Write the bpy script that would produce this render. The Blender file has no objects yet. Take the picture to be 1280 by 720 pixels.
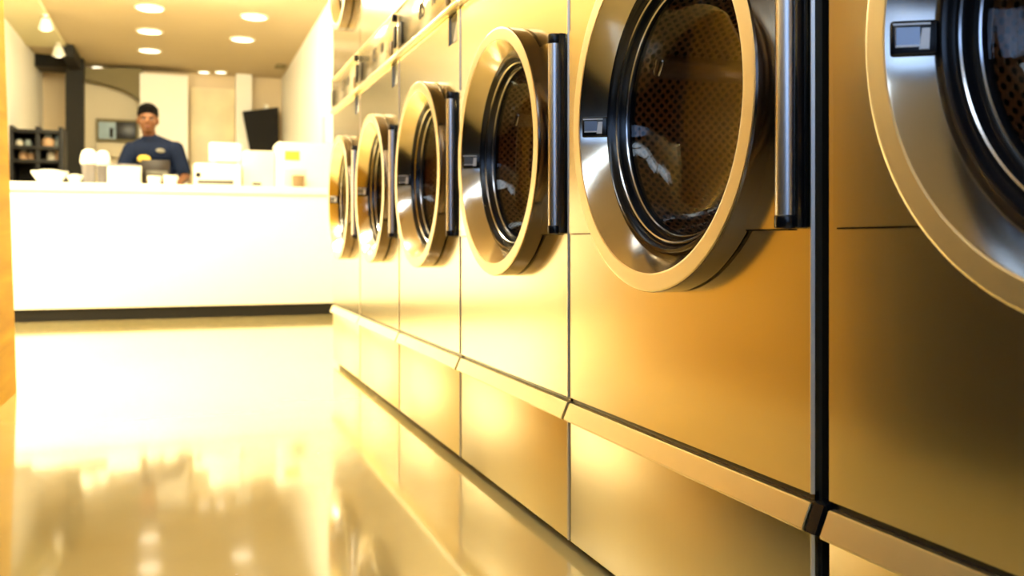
import bpy, bmesh, math, random
from mathutils import Vector, Matrix, Euler
random.seed(7)
scn = bpy.context.scene
COL = scn.collection
PI = math.pi

# ------------------------------------------------------------------ camera constants
F = 1142.0
VX, VY = 226.0, 303.0
TH = math.atan2(640 - VX, F)
CT, ST = math.cos(TH), math.sin(TH)
H = 0.60
def ray(px, py, Y):
    """world point seen at photo pixel (px,py) on the plane y = Y"""
    u = px - VX
    X = u * CT * CT * Y / (F - u * CT * ST)
    d = ST * X + CT * Y
    return Vector((X, Y, H + (VY - py) * d / F))

# ------------------------------------------------------------------ materials
def srgb(r, g, b):
    f = lambda c: (c / 255 / 12.92) if c / 255 <= .04045 else ((c / 255 + .055) / 1.055) ** 2.4
    return (f(r), f(g), f(b), 1)
def mat(name, col, rough=.5, metal=0., spec=.5, noise=0., nscale=8., coat=0., stretch=None, bump=0., emis=None, estr=0., rnoise=0., aniso=0.):
    m = bpy.data.materials.new(name); m.use_nodes = True
    nt = m.node_tree; b = nt.nodes['Principled BSDF']
    b.inputs['Base Color'].default_value = col
    b.inputs['Roughness'].default_value = rough
    b.inputs['Metallic'].default_value = metal
    b.inputs['Specular IOR Level'].default_value = spec
    b.inputs['Coat Weight'].default_value = coat
    b.inputs['Anisotropic'].default_value = aniso
    if emis:
        b.inputs['Emission Color'].default_value = emis
        b.inputs['Emission Strength'].default_value = estr
    tc = nt.nodes.new('ShaderNodeTexCoord'); mp = nt.nodes.new('ShaderNodeMapping')
    nt.links.new(tc.outputs['Object'], mp.inputs['Vector'])
    if stretch: mp.inputs['Scale'].default_value = stretch
    nz = nt.nodes.new('ShaderNodeTexNoise'); nz.inputs['Scale'].default_value = nscale
    nz.inputs['Detail'].default_value = 4
    nt.links.new(mp.outputs['Vector'], nz.inputs['Vector'])
    if noise:
        mx = nt.nodes.new('ShaderNodeMix'); mx.data_type = 'RGBA'; mx.blend_type = 'MULTIPLY'
        mx.inputs[0].default_value = 1
        mx.inputs[6].default_value = col
        rp = nt.nodes.new('ShaderNodeMapRange')
        rp.inputs['To Min'].default_value = 1 - noise; rp.inputs['To Max'].default_value = 1 + noise * .4
        nt.links.new(nz.outputs['Fac'], rp.inputs['Value'])
        nt.links.new(rp.outputs['Result'], mx.inputs[7])
        nt.links.new(mx.outputs[2], b.inputs['Base Color'])
    if rnoise:
        rp = nt.nodes.new('ShaderNodeMapRange')
        rp.inputs['To Min'].default_value = rough * (1 - rnoise); rp.inputs['To Max'].default_value = rough * (1 + rnoise)
        nt.links.new(nz.outputs['Fac'], rp.inputs['Value'])
        nt.links.new(rp.outputs['Result'], b.inputs['Roughness'])
    if bump:
        bp = nt.nodes.new('ShaderNodeBump'); bp.inputs['Strength'].default_value = bump; bp.inputs['Distance'].default_value = .002
        nt.links.new(nz.outputs['Fac'], bp.inputs['Height'])
        nt.links.new(bp.outputs['Normal'], b.inputs['Normal'])
    return m

M = {}
M['panel'] = mat('brushed_gold_steel', (.94, .87, .67, 1), .19, 1., noise=.02, nscale=60, stretch=(1, 1.5, .03), rnoise=.05)
M['lowpanel'] = mat('satin_gold_steel', (.94, .87, .65, 1), .33, 1., noise=.02, nscale=60, stretch=(1, 1.5, .03), rnoise=.05)
M['rail'] = mat('rail_steel', (1, .91, .64, 1), .33, 1., noise=.04, nscale=30)
M['ring'] = mat('door_ring_steel', (.86, .80, .70, 1), .15, 1., noise=.05, nscale=26, stretch=(1, 1, 1), rnoise=.25)
M['rim'] = mat('door_rim_steel', (1, .91, .66, 1), .38, 1., noise=.04, nscale=30)
M['bar'] = mat('hinge_bar_steel', (.93, .94, .97, 1), .32, 1., noise=.03, nscale=14)
M['side'] = mat('dark_ring_edge', (.16, .13, .11, 1), .16, 1., noise=.05, nscale=30)
M['edge'] = mat('satin_edge_steel', (.92, .92, .92, 1), .42, 1., noise=.03)
M['chrome'] = mat('polished_chrome', (.86, .86, .88, 1), .20, 1., noise=.03, nscale=14)
M['trim'] = mat('light_edge_trim', (.86, .82, .74, 1), .3, .1, noise=.04)
M['rubber'] = mat('black_rubber', (.006, .007, .010, 1), .22, 0., .6, noise=.1)
M['black'] = mat('black_plastic', (.010, .010, .012, 1), .35, 0., .4, noise=.1)
M['bodydark'] = mat('dark_casing', (.02, .018, .015, 1), .5, 0., .3, noise=.15)
M['latchgrey'] = mat('latch_grey', (.30, .33, .38, 1), .2, .6, noise=.1)
M['latchwhite'] = mat('latch_bright', (.9, .92, .95, 1), .25, .1, noise=.05)
M['ceil'] = mat('ceiling_paint', (.56, .46, .30, 1), .75, 0., .2, noise=.08, nscale=1.3)
M['soffit'] = mat('soffit_paint', (.72, .66, .42, 1), .75, 0., .2, noise=.08, nscale=1.3)
M['white'] = mat('white_wall_paint', (.88, .85, .78, 1), .6, 0., .3, noise=.03, nscale=2)
M['whitegloss'] = mat('counter_laminate', (.90, .88, .82, 1), .35, 0., .4, noise=.02, nscale=2)
M['cream'] = mat('cream_wall_paint', (.66, .58, .42, 1), .7, 0., .2, noise=.06, nscale=2)
M['tan'] = mat('tan_wall_paint', (.70, .56, .36, 1), .7, 0., .2, noise=.06, nscale=2)
M['olive'] = mat('olive_bulkhead_paint', (.22, .18, .09, 1), .7, 0., .2, noise=.15, nscale=3)
M['charcoal'] = mat('charcoal_paint', (.016, .014, .010, 1), .6, 0., .2, noise=.15, nscale=3)
M['toe'] = mat('black_skirting', (.010, .009, .008, 1), .5, 0., .2, noise=.1)
M['wprod'] = mat('white_plastic', (.86, .84, .78, 1), .35, 0., .5, noise=.03, nscale=10)
M['cprod'] = mat('cream_plastic', (.80, .74, .58, 1), .4, 0., .5, noise=.04, nscale=10)
M['greyp'] = mat('grey_plastic', (.12, .11, .085, 1), .4, 0., .4, noise=.1, nscale=10)
M['cup'] = mat('frosted_grey_cup', (.20, .18, .18, 1), .3, 0., .5, noise=.25, nscale=25, stretch=(1, 1, .15))
M['yellow'] = mat('yellow_paper', (.50, .42, .06, 1), .6, 0., .3, noise=.1, nscale=10)
M['beige'] = mat('beige_ceramic', (.27, .18, .09, 1), .45, 0., .4, noise=.15, nscale=15)
M['brown'] = mat('brown_plastic', (.016, .010, .006, 1), .4, 0., .4, noise=.1)
M['skin'] = mat('skin', (.125, .048, .017, 1), .5, 0., .25, noise=.15, nscale=14)
M['hair'] = mat('black_hair', (.003, .0022, .002, 1), .9, 0., .05, noise=.3, nscale=120, bump=.6)
M['navy'] = mat('navy_cloth', (.004, .008, .024, 1), .85, 0., .1, noise=.35, nscale=9)
M['trouser'] = mat('black_cloth', (.012, .012, .014, 1), .8, 0., .2, noise=.2, nscale=9)
M['logo'] = mat('shirt_print', (.60, .42, .07, 1), .7, 0., .2, noise=.3, nscale=60)
M['food'] = mat('amber_goods', (.55, .33, .17, 1), .5, 0., .3, noise=.35, nscale=30)
M['foodlight'] = mat('pale_goods', (.62, .55, .42, 1), .5, 0., .3, noise=.25, nscale=30)
M['glassgrey'] = mat('grey_goods', (.25, .29, .27, 1), .3, 0., .5, noise=.25, nscale=30)
M['paleblue'] = mat('pale_blue_print', (.35, .47, .55, 1), .5, 0., .3, noise=.3, nscale=9)
M['ink'] = mat('label_ink', (.16, .13, .09, 1), .6, 0., .3, noise=.05)
M['lamp'] = mat('lamp_diffuser', (1, .95, .85, 1), .5, emis=(1, .90, .70, 1), estr=4)
M['lamptrim'] = mat('lamp_trim', (.9, .86, .76, 1), .4, noise=.02)

def wood_mat():
    m = bpy.data.materials.new('orange_wood'); m.use_nodes = True
    nt = m.node_tree; b = nt.nodes['Principled BSDF']
    tc = nt.nodes.new('ShaderNodeTexCoord'); mp = nt.nodes.new('ShaderNodeMapping')
    mp.inputs['Scale'].default_value = (1, .35, 3.5)
    nt.links.new(tc.outputs['Object'], mp.inputs['Vector'])
    nz = nt.nodes.new('ShaderNodeTexNoise'); nz.inputs['Scale'].default_value = 3; nz.inputs['Detail'].default_value = 6; nz.inputs['Distortion'].default_value = .8
    nt.links.new(mp.outputs['Vector'], nz.inputs['Vector'])
    cr = nt.nodes.new('ShaderNodeValToRGB')
    cr.color_ramp.elements[0].position = .3; cr.color_ramp.elements[0].color = (.40, .215, .018, 1)
    cr.color_ramp.elements[1].position = .7; cr.color_ramp.elements[1].color = (.58, .345, .032, 1)
    nt.links.new(nz.outputs['Fac'], cr.inputs['Fac']); nt.links.new(cr.outputs['Color'], b.inputs['Base Color'])
    b.inputs['Roughness'].default_value = .65; b.inputs['Specular IOR Level'].default_value = .2
    return m
M['wood'] = wood_mat()

def floor_mat():
    m = bpy.data.materials.new('polished_floor'); m.use_nodes = True
    nt = m.node_tree; b = nt.nodes['Principled BSDF']
    tc = nt.nodes.new('ShaderNodeTexCoord')
    n1 = nt.nodes.new('ShaderNodeTexNoise'); n1.inputs['Scale'].default_value = 1.6; n1.inputs['Detail'].default_value = 5
    n2 = nt.nodes.new('ShaderNodeTexNoise'); n2.inputs['Scale'].default_value = 60; n2.inputs['Detail'].default_value = 3
    for n in (n1, n2): nt.links.new(tc.outputs['Object'], n.inputs['Vector'])
    cr = nt.nodes.new('ShaderNodeValToRGB')
    cr.color_ramp.elements[0].position = .3; cr.color_ramp.elements[0].color = (.78, .61, .24, 1)
    cr.color_ramp.elements[1].position = .75; cr.color_ramp.elements[1].color = (.88, .72, .34, 1)
    nt.links.new(n1.outputs['Fac'], cr.inputs['Fac'])
    # scattered small dark specks and pale scuffs
    v = nt.nodes.new('ShaderNodeTexVoronoi'); v.inputs['Scale'].default_value = 9
    nt.links.new(tc.outputs['Object'], v.inputs['Vector'])
    lt = nt.nodes.new('ShaderNodeMath'); lt.operation = 'LESS_THAN'; lt.inputs[1].default_value = .028
    nt.links.new(v.outputs['Distance'], lt.inputs[0])
    mx = nt.nodes.new('ShaderNodeMix'); mx.data_type = 'RGBA'; mx.inputs[7].default_value = (.95, .85, .6, 1)
    nt.links.new(lt.outputs[0], mx.inputs[0]); nt.links.new(cr.outputs['Color'], mx.inputs[6])
    nt.links.new(mx.outputs[2], b.inputs['Base Color'])
    mr = nt.nodes.new('ShaderNodeMapRange'); mr.inputs['To Min'].default_value = .06; mr.inputs['To Max'].default_value = .17
    nt.links.new(n1.outputs['Fac'], mr.inputs['Value']); nt.links.new(mr.outputs['Result'], b.inputs['Roughness'])
    bp = nt.nodes.new('ShaderNodeBump'); bp.inputs['Strength'].default_value = .05; bp.inputs['Distance'].default_value = .002
    nt.links.new(n2.outputs['Fac'], bp.inputs['Height']); nt.links.new(bp.outputs['Normal'], b.inputs['Normal'])
    b.inputs['IOR'].default_value = 1.6
    b.inputs['Coat Weight'].default_value = 1.0; b.inputs['Coat Roughness'].default_value = .06
    return m
M['floor'] = floor_mat()

def glass_mat(name, tint, ior=1.5, rough=.02):
    m = bpy.data.materials.new(name); m.use_nodes = True
    nt = m.node_tree; nt.nodes.clear()
    out = nt.nodes.new('ShaderNodeOutputMaterial'); mx = nt.nodes.new('ShaderNodeMixShader')
    tr = nt.nodes.new('ShaderNodeBsdfTransparent'); tr.inputs['Color'].default_value = tint
    gl = nt.nodes.new('ShaderNodeBsdfGlossy'); gl.inputs['Roughness'].default_value = rough
    lw = nt.nodes.new('ShaderNodeLayerWeight'); lw.inputs['Blend'].default_value = .5
    pw = nt.nodes.new('ShaderNodeMath'); pw.operation = 'POWER'; pw.inputs[1].default_value = 5
    nt.links.new(lw.outputs['Facing'], pw.inputs[0])
    fr = nt.nodes.new('ShaderNodeMath'); fr.operation = 'MULTIPLY_ADD'; f0 = ((ior - 1) / (ior + 1)) ** 2
    fr.inputs[1].default_value = .85; fr.inputs[2].default_value = f0
    nt.links.new(pw.outputs[0], fr.inputs[0])
    nt.links.new(fr.outputs[0], mx.inputs[0]); nt.links.new(tr.outputs[0], mx.inputs[1]); nt.links.new(gl.outputs[0], mx.inputs[2])
    nt.links.new(mx.outputs[0], out.inputs['Surface'])
    return m
M['glass'] = glass_mat('door_glass', (.88, .86, .82, 1), 1.5)
M['pane'] = glass_mat('window_glass', (.95, .97, 1, 1), 1.3)

def drum_mat():
    m = bpy.data.materials.new('perforated_drum_steel'); m.use_nodes = True
    nt = m.node_tree; b = nt.nodes['Principled BSDF']
    b.inputs['Metallic'].default_value = 1; b.inputs['Roughness'].default_value = .24
    uv = nt.nodes.new('ShaderNodeTexCoord'); mp = nt.nodes.new('ShaderNodeMapping'); mp.inputs['Rotation'].default_value = (0, 0, PI / 4)
    nt.links.new(uv.outputs['UV'], mp.inputs['Vector'])
    v = nt.nodes.new('ShaderNodeTexVoronoi'); v.voronoi_dimensions = '2D'; v.inputs['Scale'].default_value = 80; v.inputs['Randomness'].default_value = 0
    nt.links.new(mp.outputs['Vector'], v.inputs['Vector'])
    mr = nt.nodes.new('ShaderNodeMapRange'); mr.interpolation_type = 'SMOOTHSTEP'
    mr.inputs['From Min'].default_value = .22; mr.inputs['From Max'].default_value = .36
    nt.links.new(v.outputs['Distance'], mr.inputs['Value'])
    mx = nt.nodes.new('ShaderNodeMix'); mx.data_type = 'RGBA'
    mx.inputs[6].default_value = (.05, .035, .02, 1); mx.inputs[7].default_value = (.80, .62, .46, 1)
    nt.links.new(mr.outputs['Result'], mx.inputs[0]); nt.links.new(mx.outputs[2], b.inputs['Base Color'])
    bp = nt.nodes.new('ShaderNodeBump'); bp.inputs['Strength'].default_value = .8; bp.inputs['Distance'].default_value = .004
    nt.links.new(mr.outputs['Result'], bp.inputs['Height']); nt.links.new(bp.outputs['Normal'], b.inputs['Normal'])
    return m
M['drum'] = drum_mat()

# ------------------------------------------------------------------ mesh helpers
def link(name, me, m, parent=None):
    o = bpy.data.objects.new(name, me); COL.objects.link(o)
    for k in (m if isinstance(m, (list, tuple)) else [m]): me.materials.append(k)
    if parent: o.parent = parent
    return o
def finish(name, bm, m, parent=None, sharp=35, smooth=True):
    me = bpy.data.meshes.new(name)
    bmesh.ops.recalc_face_normals(bm, faces=bm.faces)
    bm.to_mesh(me); bm.free()
    if smooth:
        for p in me.polygons: p.use_smooth = True
        me.set_sharp_from_angle(angle=math.radians(sharp))
    return link(name, me, m, parent)
def tag(o, label=None, cat=None, group=None, kind=None):
    if label: o['label'] = label
    if cat: o['category'] = cat
    if group: o['group'] = group
    if kind: o['kind'] = kind
    return o
def empty(name, loc=(0, 0, 0), rz=0):
    o = bpy.data.objects.new(name, None); COL.objects.link(o); o.location = loc; o.rotation_euler = (0, 0, rz)
    o.empty_display_size = .1
    return o
def box(bm, lo, hi, bev=0., seg=2, mi=0, mtx=None):
    lo = Vector(lo); hi = Vector(hi); c = (lo + hi) / 2; s = hi - lo
    r = bmesh.ops.create_cube(bm, size=1, matrix=Matrix.Translation(c) @ Matrix.Diagonal((s.x, s.y, s.z, 1)))
    vs = r['verts']
    if bev:
        es = list({e for v in vs for e in v.link_edges})
        rb = bmesh.ops.bevel(bm, geom=es, offset=bev, segments=seg, affect='EDGES', profile=.5)
        vs = list({v for f in rb['faces'] for v in f.verts} | {v for v in vs if v.is_valid})
    fs = {f for v in vs for f in v.link_faces}
    for f in fs: f.material_index = mi
    if mtx: bmesh.ops.transform(bm, matrix=mtx, verts=list({v for f in fs for v in f.verts}))
def boxo(name, lo, hi, m, parent=None, bev=.003, **k):
    bm = bmesh.new(); box(bm, lo, hi, bev); return finish(name, bm, m, parent, **k)
def lathe(bm, prof, axis='Z', n=48, center=(0, 0, 0), closed=False):
    """prof: (r, t); t runs along the axis"""
    rings = []
    c = Vector(center)
    for r, t in prof:
        ring = []
        if r < 1e-6:
            p = {'Z': Vector((0, 0, t)), 'X': Vector((t, 0, 0))}[axis]
            ring = [bm.verts.new(c + p)]
        else:
            for i in range(n):
                a = 2 * PI * i / n
                p = Vector((r * math.cos(a), r * math.sin(a), t)) if axis == 'Z' else Vector((t, r * math.cos(a), r * math.sin(a)))
                ring.append(bm.verts.new(c + p))
        rings.append(ring)
    pairs = list(zip(rings, rings[1:])) + ([(rings[-1], rings[0])] if closed else [])
    for a, b in pairs:
        for i in range(n):
            j = (i + 1) % n
            if len(a) == 1 and len(b) == 1: continue
            if len(a) == 1: bm.faces.new((a[0], b[i], b[j]))
            elif len(b) == 1: bm.faces.new((a[i], a[j], b[0]))
            else: bm.faces.new((a[i], a[j], b[j], b[i]))
def holed_plate(bm, y0, y1, z0, z1, x0, x1, cy, cz, r, n=96):
    """slab between x0 (front) and x1 with a round hole"""
    corners = [math.atan2(z - cz, y - cy) for y in (y0, y1) for z in (z0, z1)]
    angs = sorted(set([round(-PI + 2 * PI * i / n, 6) for i in range(n)] + [round(a, 6) for a in corners]))
    def outer(a):
        c, s = math.cos(a), math.sin(a); t = 1e9
        if c > 1e-9: t = min(t, (y1 - cy) / c)
        if c < -1e-9: t = min(t, (y0 - cy) / c)
        if s > 1e-9: t = min(t, (z1 - cz) / s)
        if s < -1e-9: t = min(t, (z0 - cz) / s)
        return cy + c * t, cz + s * t
    L = []
    for x in (x0, x1):
        inn = [bm.verts.new((x, cy + r * math.cos(a), cz + r * math.sin(a))) for a in angs]
        out = [bm.verts.new((x,) + outer(a)) for a in angs]
        L.append((inn, out))
    k = len(angs)
    for i in range(k):
        j = (i + 1) % k
        (a, b), (c, d) = L
        bm.faces.new((a[i], b[i], b[j], a[j])); bm.faces.new((c[i], c[j], d[j], d[i]))
        bm.faces.new((a[i], a[j], c[j], c[i])); bm.faces.new((b[i], d[i], d[j], b[j]))
def arc_plate(bm, y0, y1, z0, z1, x0, x1, cy, cz, r, s, n=40):
    """slab whose middle is bitten away by a circle taller than the slab: one piece each side"""
    at = math.asin((z1 - cz) / r); ab = math.asin((z0 - cz) / r)
    if True:
        ye = y0 if s < 0 else y1
        rows = []
        for x in (x0, x1):
            inn = []; out = []
            for i in range(n + 1):
                a = ab + (at - ab) * i / n
                inn.append(bm.verts.new((x, cy + s * r * math.cos(a), cz + r * math.sin(a))))
                out.append(bm.verts.new((x, ye, cz + r * math.sin(a))))
            rows.append((inn, out))
        (a, b), (c, d) = rows
        for i in range(n):
            j = i + 1
            bm.faces.new((a[i], b[i], b[j], a[j])); bm.faces.new((c[i], c[j], d[j], d[i]))
            bm.faces.new((a[i], a[j], c[j], c[i])); bm.faces.new((b[i], d[i], d[j], b[j]))
        for i in (0, n): bm.faces.new((a[i], c[i], d[i], b[i]))
def prism(bm, pts, ext):
    """polygon of 3D points swept by vector ext"""
    a = [bm.verts.new(p) for p in pts]; b = [bm.verts.new(Vector(p) + Vector(ext)) for p in pts]
    bm.faces.new(a); bm.faces.new(list(reversed(b)))
    for i in range(len(a)):
        j = (i + 1) % len(a); bm.faces.new((a[i], a[j], b[j], b[i]))
def text_mesh(name, s, size, m, parent, mtx, depth=.001):
    cu = bpy.data.curves.new(name, 'FONT'); cu.body = s; cu.size = size; cu.extrude = depth
    cu.align_x = 'CENTER'; cu.align_y = 'CENTER'
    t = bpy.data.objects.new(name, cu); COL.objects.link(t)
    bpy.context.view_layer.update()
    me = bpy.data.meshes.new_from_object(t.evaluated_get(bpy.context.evaluated_depsgraph_get()))
    bpy.data.objects.remove(t)
    me.transform(mtx); me.name = name
    return link(name, me, m, parent)
def copy_tree(o, parent=None):
    c = o.copy(); COL.objects.link(c)
    c.parent = parent
    for ch in list(o.children): copy_tree(ch, c)
    return c

# ------------------------------------------------------------------ washing machines
D = 0.7077            # machine fronts stand on the plane x = D
W = 0.726
DEEP = .74
DCY, DCZ, DR = .340, .804, .280

def make_door(parent, cy, cz, k=1.0, drum=True):
    bm = bmesh.new()
    prof = [(.262, -.004), (.2795, -.004), (.2800, -.0060), (.2800, -.0385), (.2785, -.0412), (.2760, -.0420),
            (.2535, -.0420), (.2510, -.0412), (.2495, -.0390), (.2235, .0040), (.2215, .0090), (.2215, .012), (.262, .012)]
    prof = [(r * k, t) for r, t in prof]
    lathe(bm, prof, 'X', 128, (0, cy, cz), closed=True)
    # rim faces (front annulus) take the flatter, warmer finish
    for f in bm.faces:
        c = f.calc_center_median(); r = math.hypot(c.y - cy, c.z - cz)
        f.material_index = 1 if (r > .2512 * k and c.x < -.04) else (2 if r > .2787 * k else 0)
    door = finish('door', bm, [M['ring'], M['rim'], M['side']], parent, sharp=12)
    # black seal behind the ring
    bm = bmesh.new()
    lathe(bm, [(r * k, t) for r, t in [(.255, -.001), (.272, -.001), (.276, -.0025), (.276, -.007), (.255, -.007)]], 'X', 96, (0, cy, cz), closed=True)
    finish('seal', bm, M['rubber'], door)
    # ribbed rubber gasket inside the cone
    bm = bmesh.new()
    g = [(.2225, .003), (.2195, -.003), (.2150, -.004), (.2115, .001), (.2105, .010), (.2080, .012), (.2060, .009), (.2030, .009), (.2010, .013),
         (.2005, .022), (.1980, .025), (.1955, .023), (.1930, .026), (.1925, .036), (.196, .040), (.224, .040), (.224, .010)]
    lathe(bm, [(r * k, t) for r, t in g], 'X', 128, (0, cy, cz), closed=True)
    finish('gasket', bm, M['rubber'], door, sharp=50)
    bm = bmesh.new()
    lathe(bm, [(r * k, t) for r, t in [(.2062, .0085), (.2045, .0068), (.2028, .0085), (.2045, .011)]], 'X', 128, (0, cy, cz), closed=True)
    lathe(bm, [(r * k, t) for r, t in [(.1952, .0225), (.1940, .0215), (.1928, .0235), (.194, .026)]], 'X', 128, (0, cy, cz), closed=True)
    finish('retaining_ring', bm, M['chrome'], door)
    # bowl glass
    bm = bmesh.new()
    gl = [(.1935, .030), (.190, .036), (.183, .050), (.170, .066), (.150, .078), (.110, .088), (.05, .0935), (0, .0945),
          ]
    lathe(bm, [(r * k, t) for r, t in gl], 'X', 96, (0, cy, cz))
    lathe(bm, [(r * k if r else 0, t + .006) for r, t in gl], 'X', 96, (0, cy, cz))
    finish('glass', bm, M['glass'], door, sharp=60)
    # latch recessed in the cone at nine o'clock (the far side of the ring)
    p0 = Vector((-.0390, cy + .2495 * k, cz)); p1 = Vector((.0040, cy + .2235 * k, cz))
    t = (p1 - p0).normalized(); up = Vector((0, 0, 1)); nrm = t.cross(up)
    if nrm.x > 0: nrm = -nrm
    base = Matrix((( t.x, up.x, nrm.x, 0), (t.y, up.y, nrm.y, 0), (t.z, up.z, nrm.z, 0), (0, 0, 0, 1)))
    mt = Matrix.Translation((p0 + p1) / 2) @ base
    bm = bmesh.new()
    box(bm, (-.023, -.018, -.006), (.023, .018, .0045), .0035, 3, 0, mt)
    la = finish('latch', bm, M['rubber'], door, sharp=40)
    bm = bmesh.new()
    box(bm, (-.019, -.009, .0040), (.005, .011, .0056), .0008, 1, 0, mt)
    finish('latch_window', bm, M['latchgrey'], la)
    bm = bmesh.new()
    prism(bm, [mt @ Vector(q) for q in ((.003, -.012, .005), (.0125, -.012, .005), (.0135, .009, .005), (.006, .009, .005))], (mt.to_3x3() @ Vector((0, 0, .0016))))
    prism(bm, [mt @ Vector(q) for q in ((-.021, .0125, .0046), (.014, .0125, .0046), (.014, .0145, .0046), (-.021, .0145, .0046))], (mt.to_3x3() @ Vector((0, 0, .0014))))
    prism(bm, [mt @ Vector(q) for q in ((-.019, -.0095, .005), (.004, -.0095, .005), (.004, -.0075, .005), (-.018, -.0075, .005))], (mt.to_3x3() @ Vector((0, 0, .0016))))
    finish('latch_glints', bm, M['latchwhite'], la)  # white wedge and lines are reflections on the dark latch, built as bright pieces
    # drum
    if drum:
        bm = bmesh.new()
        uvl = bm.loops.layers.uv.new('UVMap')
        n = 96; Rd = .236 * k
        def ringv(r, x): return [bm.verts.new((x, cy + r * math.cos(2 * PI * i / n), cz + r * math.sin(2 * PI * i / n))) for i in range(n)]
        rr = [(.214 * k, .046), (Rd, .060), (Rd, .40), (Rd * .93, .425), (.06, .425), (.035, .405)]
        rings = [ringv(*q) for q in rr]
        s = 0
        for q in range(len(rr) - 1):
            dl = math.hypot(rr[q + 1][0] - rr[q][0], rr[q + 1][1] - rr[q][1])
            for i in range(n):
                j = (i + 1) % n
                f = bm.faces.new((rings[q][i], rings[q][j], rings[q + 1][j], rings[q + 1][i]))
                uu = [i, i + 1, i + 1, i]; vv = [s, s, s + dl, s + dl]
                for lp, a, b in zip(f.loops, uu, vv):
                    if q >= 3: lp[uvl].uv = (lp.vert.co.y, lp.vert.co.z)
                    else: lp[uvl].uv = (a / n * 2 * PI * Rd, b)
            s += dl
        bm.faces.new(rings[-1])
        # three lifter ribs
        for a in (0.5, 0.5 + 2 * PI / 3, 0.5 + 4 * PI / 3):
            c = Vector((0, cy + (Rd - .012) * math.cos(a), cz + (Rd - .012) * math.sin(a)))
            mt2 = Matrix.Translation(c) @ Matrix.Rotation(a, 4, 'X')
            box(bm, (.08, -.016, -.02), (.39, .011, .02), .008, 2, 1, mt2)
        dr = finish('drum', bm, [M['drum'], M['chrome']], parent, sharp=50)
    return door

def make_washer():
    root = empty('washing_machine')
    # casing (open fronted shell so the drum is visible through the door)
    bm = bmesh.new()
    box(bm, (.012, .004, .05), (DEEP, .016, 1.232)); box(bm, (.012, W - .012, .05), (DEEP, W, 1.232))
    box(bm, (DEEP - .012, .016, .05), (DEEP, W - .012, 1.232)); box(bm, (.012, .016, 1.22), (DEEP, W - .012, 1.232)); box(bm, (.012, .016, .05), (DEEP - .012, W - .012, .062))
    finish('casing', bm, M['bodydark'], root, smooth=False)
    bm = bmesh.new()
    holed_plate(bm, .010, W, .300, 1.150, 0, .012, DCY, DCZ, .236)
    box(bm, (0, .12, 1.150), (.012, W, 1.232)); box(bm, (0, .010, 1.150), (.012, .035, 1.232))
    finish('front_panel', bm, M['panel'], root, sharp=30)
    # dark display in the upper corner of the front
    b = boxo('display', (.004, .036, 1.153), (.013, .119, 1.231), M['black'], root, 0)
    bm = bmesh.new(); prism(bm, [(.0025, .045, 1.155), (.0025, .085, 1.155), (.0025, .048, 1.205)], (.002, 0, 0)); finish('display_label', bm, M['latchwhite'], b, smooth=False)
    # door backing plate
    for sd in (-1, 1):
        bm = bmesh.new(); arc_plate(bm, .044, W - .022, .617, 1.002, -.012, 0, DCY, DCZ, .238, sd); finish('door_plate', bm, M['panel'], root, sharp=30)
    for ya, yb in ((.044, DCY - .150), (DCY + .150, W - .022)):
        boxo('plate_shade_strip', (-.007, ya, .6148), (-.0002, yb, .6168), M['rubber'], root, 0)  # thin black strips stand in for the shade line under the plates
    # lower panel, kick rail, toe kick
    boxo('lower_panel', (0, .010, .022), (.012, W, .270), M['lowpanel'], root, .0015)
    bm = bmesh.new()
    prism(bm, [(.010, .006, .2900), (-.003, .006, .2900), (-.016, .006, .2600), (-.014, .006, .2570), (.004, .006, .2570)], (0, W - .008, 0))
    bmesh.ops.bevel(bm, geom=bm.edges[:], offset=.0012, segments=2, affect='EDGES')
    finish('kick_rail', bm, M['rail'], root, sharp=30)
    boxo('rail_groove', (.006, .010, .285), (.014, W, .302), M['rubber'], root, 0)
    boxo('toe_kick', (.03, .008, 0), (.06, W, .052), M['toe'], root, 0)
    for z0, z1 in ((.022, .262), (.300, 1.230)):
        bm = bmesh.new(); prism(bm, [(.002, .0045, z0), (-.0015, .0072, z0), (-.0015, .0088, z0), (.002, .0088, z0)], (0, 0, z1 - z0)); finish('edge_trim', bm, M['edge'], root, smooth=False)
    # hinge bar
    bm = bmesh.new(); lathe(bm, [(.0, .632), (.0125, .632), (.0125, .990), (0, .990)], 'Z', 40, (-.018, .0335, 0))
    hb = finish('hinge_bar', bm, M['bar'], root, sharp=40)
    for z0, z1 in ((.617, .633), (.989, 1.008)):
        bm = bmesh.new(); lathe(bm, [(0, z0), (.0128, z0), (.0136, z0 + .002), (.0136, z1 - .002), (.0128, z1), (0, z1)], 'Z', 40, (-.018, .0335, 0))
        finish('end_cap', bm, M['rubber'], hb, sharp=40)
    boxo('hinge_channel', (-.017, .0125, .617), (-.0005, .0215, 1.008), M['rubber'], root, .003)
    make_door(root, DCY, DCZ)
    return root

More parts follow.
